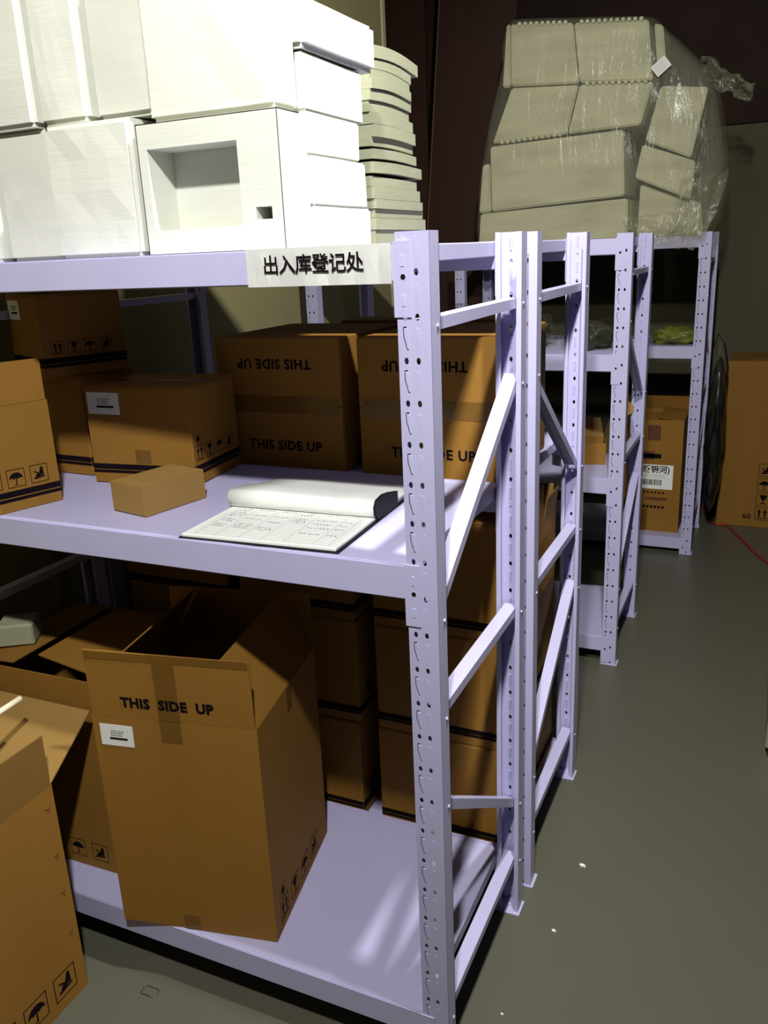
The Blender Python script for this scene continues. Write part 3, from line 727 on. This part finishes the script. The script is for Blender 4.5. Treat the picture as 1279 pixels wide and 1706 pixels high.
bag = thing('plastic_bag', 'clear plastic bag wrapped round the foam bundle on the farthest rack', 'plastic bag', (-0.5, 4.33, 1.985))
def bag_mesh():
    bm = bmesh.new(); prof = [  # z, xmin, xmax, ymin, ymax
        (0.004, -1.27, 0.17, 4.025, 4.66), (0.10, -1.275, 0.21, 4.015, 4.66), (0.25, -1.265, 0.235, 4.01, 4.66), (0.42, -1.25, 0.23, 4.015, 4.65), (0.60, -1.215, 0.20, 4.02, 4.64),
        (0.78, -1.17, 0.165, 4.02, 4.63), (0.92, -1.125, 0.125, 4.025, 4.62), (1.05, -1.10, 0.02, 4.03, 4.60), (1.16, -1.095, -0.08, 4.03, 4.59), (1.225, -1.085, -0.15, 4.035, 4.58), (1.285, -1.05, -0.20, 4.06, 4.55)]
    N = 64; rings = []
    for zi, (z, xa, xb, ya, yb) in enumerate(prof):
        ring = []
        for k in range(N):
            a = 2*math.pi*k/N; c, s = math.cos(a), math.sin(a); e = 0.28
            x = (xa+xb)/2+(xb-xa)/2*math.copysign(abs(c)**e, c); y = (ya+yb)/2+(yb-ya)/2*math.copysign(abs(s)**e, s)
            q = Vector((x*5+z*4, y*5, z*5-x*3)); d = 0.014*abs(noise.noise(q))+0.006*noise.noise(q*3.1)
            zz = z-0.115*max(0.0, x+1.05)*max(0.0, (z-0.75)/0.535)
            ring.append(bm.verts.new((x+0.5+c*d, y-4.33+s*d, zz)))
        rings.append(ring)
    for a, b in zip(rings, rings[1:]):
        for k in range(N): bm.faces.new((a[k], a[(k+1) % N], b[(k+1) % N], b[k]))
    top = bm.verts.new((-0.12, -0.03, 1.255))
    for k in range(N): bm.faces.new((rings[-1][k], rings[-1][(k+1) % N], top))
    bmesh.ops.subdivide_edges(bm, edges=bm.edges[:], cuts=1, use_grid_fill=True)
    for v in bm.verts:
        q = Vector((v.co.x*14+v.co.z*9, v.co.y*10, v.co.z*9-v.co.x*8)); v.co += Vector((v.co.x, v.co.y, 0)).normalized()*(0.004*noise.noise(q))
    return bm
obj('film', bag_mesh(), FILM, bag, True)
def drape(pts_top, pts_bot, n, amp, parent, name):
    bm = bmesh.new(); m_ = 10; g = []
    for i in range(n+1):
        f = i/n; row = []
        for j in range(m_+1):
            h = j/m_; a = Vector(pts_top[0]).lerp(Vector(pts_top[1]), f); b = Vector(pts_bot[0]).lerp(Vector(pts_bot[1]), f)
            p = a.lerp(b, h); d = amp*noise.noise(Vector((f*7+h*3, h*4, amp*90)))
            row.append(bm.verts.new((p.x+d*0.5, p.y-abs(d), p.z+d)))
        g.append(row)
    for a, b in zip(g, g[1:]):
        for j in range(m_): bm.faces.new((a[j], a[j+1], b[j+1], b[j]))
    return obj(name, bm, FILM2, parent, True)
drape([(0.18, -0.325, 0.12), (0.72, -0.32, 0.14)], [(0.30, -0.345, -0.045), (0.60, -0.345, -0.075)], 14, 0.025, bag, 'hanging_fold')
drape([(0.50, -0.33, 0.30), (0.76, -0.25, 0.34)], [(0.45, -0.345, 0.02), (0.66, -0.34, -0.02)], 12, 0.05, bag, 'crumpled_fold')
drape([(0.55, -0.1, 0.98), (0.62, -0.1, 0.82)], [(0.85, -0.12, 0.80), (0.84, -0.12, 0.72)], 10, 0.04, bag, 'loose_tail')
bm = bmesh.new(); add_box(bm, (-0.045, -0.001, -0.034), (0.045, 0.001, 0.034)); tg = obj('tag', bm, LABEL, bag)
tg.matrix_local = Matrix.Translation((0.362, -0.335, 0.915)) @ Matrix.Rotation(R(-38), 4, 'Y'); tag(tg, 'small white card tied on the bag')
bm = bmesh.new(); M = Matrix.Translation((0, -0.0014, 0)) @ Matrix.Rotation(R(90), 4, 'X')
for k in range(4): rect(bm, -0.035, 0.018-k*0.013, 0.03-0.008*(k % 2), 0.0205-k*0.013, M)
obj('tag_print', bm, PENCIL, tg)

# ------------------------------------------------------------------ things on the third rack
t = thing('kraft_box', 'small brown box with a raised flap on the second shelf of the third rack', 'box', (-0.20, 2.66, 0.935), R(14))
carton_body(t, 0.115, 0.15, 0.105, CARD, True, 0.003)
flap(t, 0.115, 0.15, 0.105, 'back', 0.10, -6, KRAFT, 0.002, 0.002, skew=0.02); flap(t, 0.115, 0.15, 0.105, 'left', 0.04, 20, KRAFT, 0.002, 0.002)
# brown paper roll leaning behind it
d = Vector((0.10, -0.19, 0.235)); ln = d.length; d.normalize()
bm = ring_mesh(0.046, 0.008, ln, 28)
o = obj('paper_roll', bm, KRAFT, None, False); tag(o, 'brown paper roll leaning on the second shelf, its round end past the rack post', 'roll')
o.matrix_world = Matrix.Translation((-0.160, 2.872, 0.967)) @ d.to_track_quat('Z', 'Y').to_matrix().to_4x4()
def lump(name, label, cat, c, r, m, seed, amp=0.35, film_m=None, freq=2.4):
    t = thing(name, label, cat, c)
    bm = bmesh.new(); bmesh.ops.create_icosphere(bm, subdivisions=4, radius=1.0)
    for v in bm.verts:
        q = v.co*freq+Vector((seed*5.3, 0, 0)); d = 1+amp*(noise.noise(q)+0.5*abs(noise.noise(q*2.7))-0.15)
        v.co = Vector((v.co.x*r[0]*d, v.co.y*r[1]*d, max(0.0, (v.co.z*d*0.55+0.42))*r[2]*2*0.52))
    obj('contents', bm, m, t, True)
    if film_m:
        bm = bmesh.new(); bmesh.ops.create_icosphere(bm, subdivisions=4, radius=1.0)
        for v in bm.verts:
            q = v.co*3.3+Vector((seed*2.1, 4, 0)); d = 1.22+0.4*abs(noise.noise(q))
            v.co = Vector((v.co.x*r[0]*d, v.co.y*r[1]*d, max(0.0, (v.co.z*d*0.55+0.42))*r[2]*2*0.55))
        obj('film', bm, film_m, t, True)
    return t
lump('bagged_goods', 'dark crumpled plastic bag on the third shelf of the third rack, nearest its post', 'bag', (-0.22, 2.60, 1.497), (0.10, 0.13, 0.10), DARKPL, 1, film_m=FILM3)
lump('bagged_goods', 'dark crumpled plastic bag seen through the carton rack frame, on the third rack', 'bag', (-0.56, 2.66, 1.497), (0.13, 0.15, 0.13), DARKPL, 2, film_m=FILM3)
lump('bagged_goods', 'yellow-green bundle in clear plastic on the farthest rack', 'bag', (0.0, 4.22, 1.340), (0.14, 0.12, 0.10), GREEN, 3, film_m=FILM3)
lump('bagged_goods', 'grey crumpled bag beside the yellow-green bundle on the farthest rack', 'bag', (-0.42, 4.25, 1.340), (0.12, 0.13, 0.13), DARKPL, 4, film_m=FILM3)

# ------------------------------------------------------------------ labelled carton on the farthest rack
wd, dp, h = 0.46, 0.42, 0.757
t = thing('carton', 'tall carton with a yellowed barcode label on the lowest shelf of the farthest rack', 'box', (0.095-wd/2, 4.14+dp/2, 0.1045), 0)
carton_body(t, wd, dp, h-0.004, CARD, True); 
flap(t, wd, dp, h-0.004, 'back', 0.10, -20); flap(t, wd, dp, h-0.004, 'front', 0.20, -86); flap(t, wd, dp, h-0.004, 'right', 0.16, -84)
M = face('front', wd, dp, 0.0010, 0.045, 0.375)
bm = bmesh.new(); add_box(bm, (-0.135, -0.082, -0.0004), (0.135, 0.082, 0.0003), 0, M); lb = tag(obj('sticker', bm, PAPER, t), 'cream barcode label')
bm = bmesh.new(); M2 = M @ Matrix.Translation((0, 0, 0.0007)); x = -0.085; random.seed(5)
while x < 0.065:
    l = random.uniform(0.002, 0.006); rect(bm, x, -0.056, x+l, -0.018, M2); x += l+random.uniform(0.002, 0.004)
for k in range(2): rect(bm, -0.11, 0.012-k*0.014, 0.09, 0.0135-k*0.014, M2)
obj('barcode', bm, INK, lb)
put_text('label_text', '(新版银河)', 0.052, INK, lb, M @ Matrix.Translation((-0.005, 0.048, 0.001)), bold=0.0012)
bm = bmesh.new(); Mf = face('front', wd, dp, 0.0008)
rect(bm, 0.02, 0.215, 0.15, 0.235, Mf)
obj('printed_line', bm, REDINK, t)
bm = bmesh.new()
x = -0.05
while x < 0.13:
    rect(bm, x, 0.16, x+0.016, 0.178, Mf); rect(bm, x, 0.262, x+0.013, 0.274, Mf); x += 0.024
rect(bm, -0.06, 0.50, 0.10, 0.53, Mf)
obj('printed_line', bm, INK, t)
for q in ((0.01, 0.62, 0.09, 0.72), (-0.02, 0.49, 0.06, 0.545)):
    bm = bmesh.new(); rect(bm, *q, Mf); obj('printed_emblem', bm, REDINK, t)
tag(box('tape', (-0.03, -dp/2-0.0006, 0.0), (0.03, -dp/2-0.0001, 0.15), TAPE, t), 'brown tape end')

# ------------------------------------------------------------------ carton on the floor at the far right
wd, dp, h = 0.62, 0.48, 1.165
t = thing('carton', 'large carton on the floor by the back wall, at the right edge of the photo', 'box', (0.300+wd/2, 4.74+dp/2, 0), R(0))
carton_body(t, wd, dp, h-0.004); top_seam(t, wd, dp, h-0.004)
tag(box('crease', (-wd/2+0.004, -dp/2-0.0012, 0.845), (wd/2-0.004, -dp/2, 0.849), KRAFT, t), 'pale crease across the front')
bm = bmesh.new(); M = face('front', wd, dp, 0.0008)
for i, k in enumerate(('arrows', 'glass', 'umbrella', 'care')): add_icon(bm, k, -0.060, 0.055+i*0.105, 0.092, M)
obj('handling_marks', bm, INK, t)
put_text('printed_number', '60', 0.055, INK, t, face('front', wd, dp, 0.001, -0.112, 0.075), bold=0.001)

# ------------------------------------------------------------------ black wrapped item beside the farthest rack
t = thing('wrapped_bag', 'black bag in clear plastic hanging on the aisle end of the farthest rack', 'bag', (0.262, 4.50, 0.0))
bm = bmesh.new(); bmesh.ops.create_icosphere(bm, subdivisions=4, radius=1.0)
for v in bm.verts:
    q = v.co*2.2; d = 1+0.25*noise.noise(q*1.5)
    v.co = Vector((v.co.x*0.062*d, v.co.y*0.13*d, 0.70+v.co.z*0.52*(1+0.06*noise.noise(q*2))))
obj('bag_body', bm, BLACKPL, t, True)
bm = bmesh.new(); bmesh.ops.create_icosphere(bm, subdivisions=4, radius=1.0)
for v in bm.verts:
    q = v.co*3; d = 1+0.22*noise.noise(q*1.7)
    v.co = Vector((v.co.x*0.058*d, v.co.y*0.13*d, 0.78+v.co.z*0.62))
tag(obj('film', bm, FILM3, t, True), 'clear plastic cover')
bm = bmesh.new(); add_tube(bm, [(-0.05, 0, 1.28), (-0.02, 0, 1.37), (0.02, 0, 1.30), (0.05, 0, 1.15), (0.045, 0, 1.0)], 0.006, 8); obj('handle', bm, BLACKPL, t, True)

# ------------------------------------------------------------------ floor bits
bm = bmesh.new()
pts = [(0.14, 5.25), (0.24, 5.06), (0.275, 4.97), (0.285, 4.86), (0.262, 4.80)]
pts = [(0.10, 5.35), (0.20, 5.12), (0.272, 4.98), (0.262, 4.84), (0.30, 4.71), (0.36, 4.715), (0.385, 4.69), (0.425, 4.58), (0.506, 4.368), (0.575, 4.17), (0.655, 4.0), (0.76, 3.80), (0.95, 3.55)]
P = [Vector((x, y, 0.0075)) for x, y in pts]; sm = []
for i in range(len(P)-1):
    p0, p1, p2, p3 = P[max(i-1, 0)], P[i], P[i+1], P[min(i+2, len(P)-1)]
    for k in range(5):
        u = k/5; sm.append(0.5*((2*p1)+(-p0+p2)*u+(2*p0-5*p1+4*p2-p3)*u*u+(-p0+3*p1-3*p2+p3)*u**3))
sm.append(P[-1])
for p in sm: p.z = 0.0072
add_tube(bm, sm, 0.007, 8)
tag(obj('cable', bm, RED, None, True), 'red cable snaking over the floor past the large carton', 'cable')
bm = bmesh.new(); add_tube(bm, [(0.024*math.cos(a), 0.017*math.sin(a)+0.004*math.sin(3*a), 0) for a in [R(k*17) for k in range(20)]], 0.0014, 6)
o = tag(obj('wire_loop', bm, WIRE, None, True), 'small bent wire loop lying on the floor by the nearest rack', 'wire'); o.location = (-0.88, -0.057, 0.0015)
for k, (x, y, s, lab) in enumerate(((0.141, 0.89, 0.012, 'white paper scrap on the floor by the carton rack foot'), (0.118, 0.581, 0.008, 'small white crumb on the floor beside the nearest rack foot'), (-0.002+0.06, 0.245, 0.005, 'tiny white speck on the floor in the shadow of the nearest rack'))):
    bm = bmesh.new(); bmesh.ops.create_icosphere(bm, subdivisions=1, radius=s)
    for v in bm.verts: v.co = Vector((v.co.x*(1+0.5*noise.noise(v.co*90)), v.co.y*0.6, max(0, v.co.z*0.5+s*0.25)))
    o = tag(obj('paper_scrap', bm, PAPER), lab, 'litter'); o.location = (x, y, 0)
# grey crate whose edge shows at the right border
t = thing('grey_crate', 'grey crate corner over a black shadow strip at the right edge of the floor', 'crate', (0.90, 2.10, 0))
box('crate_body', (-0.225, -0.34, 0.03), (0.225, 0.34, 0.20), GREY, t, 0.012); box('base', (-0.215, -0.33, 0), (0.215, 0.33, 0.03), BLACKPL, t, 0.002)  # black base strip stands in for the shadow line under the crate
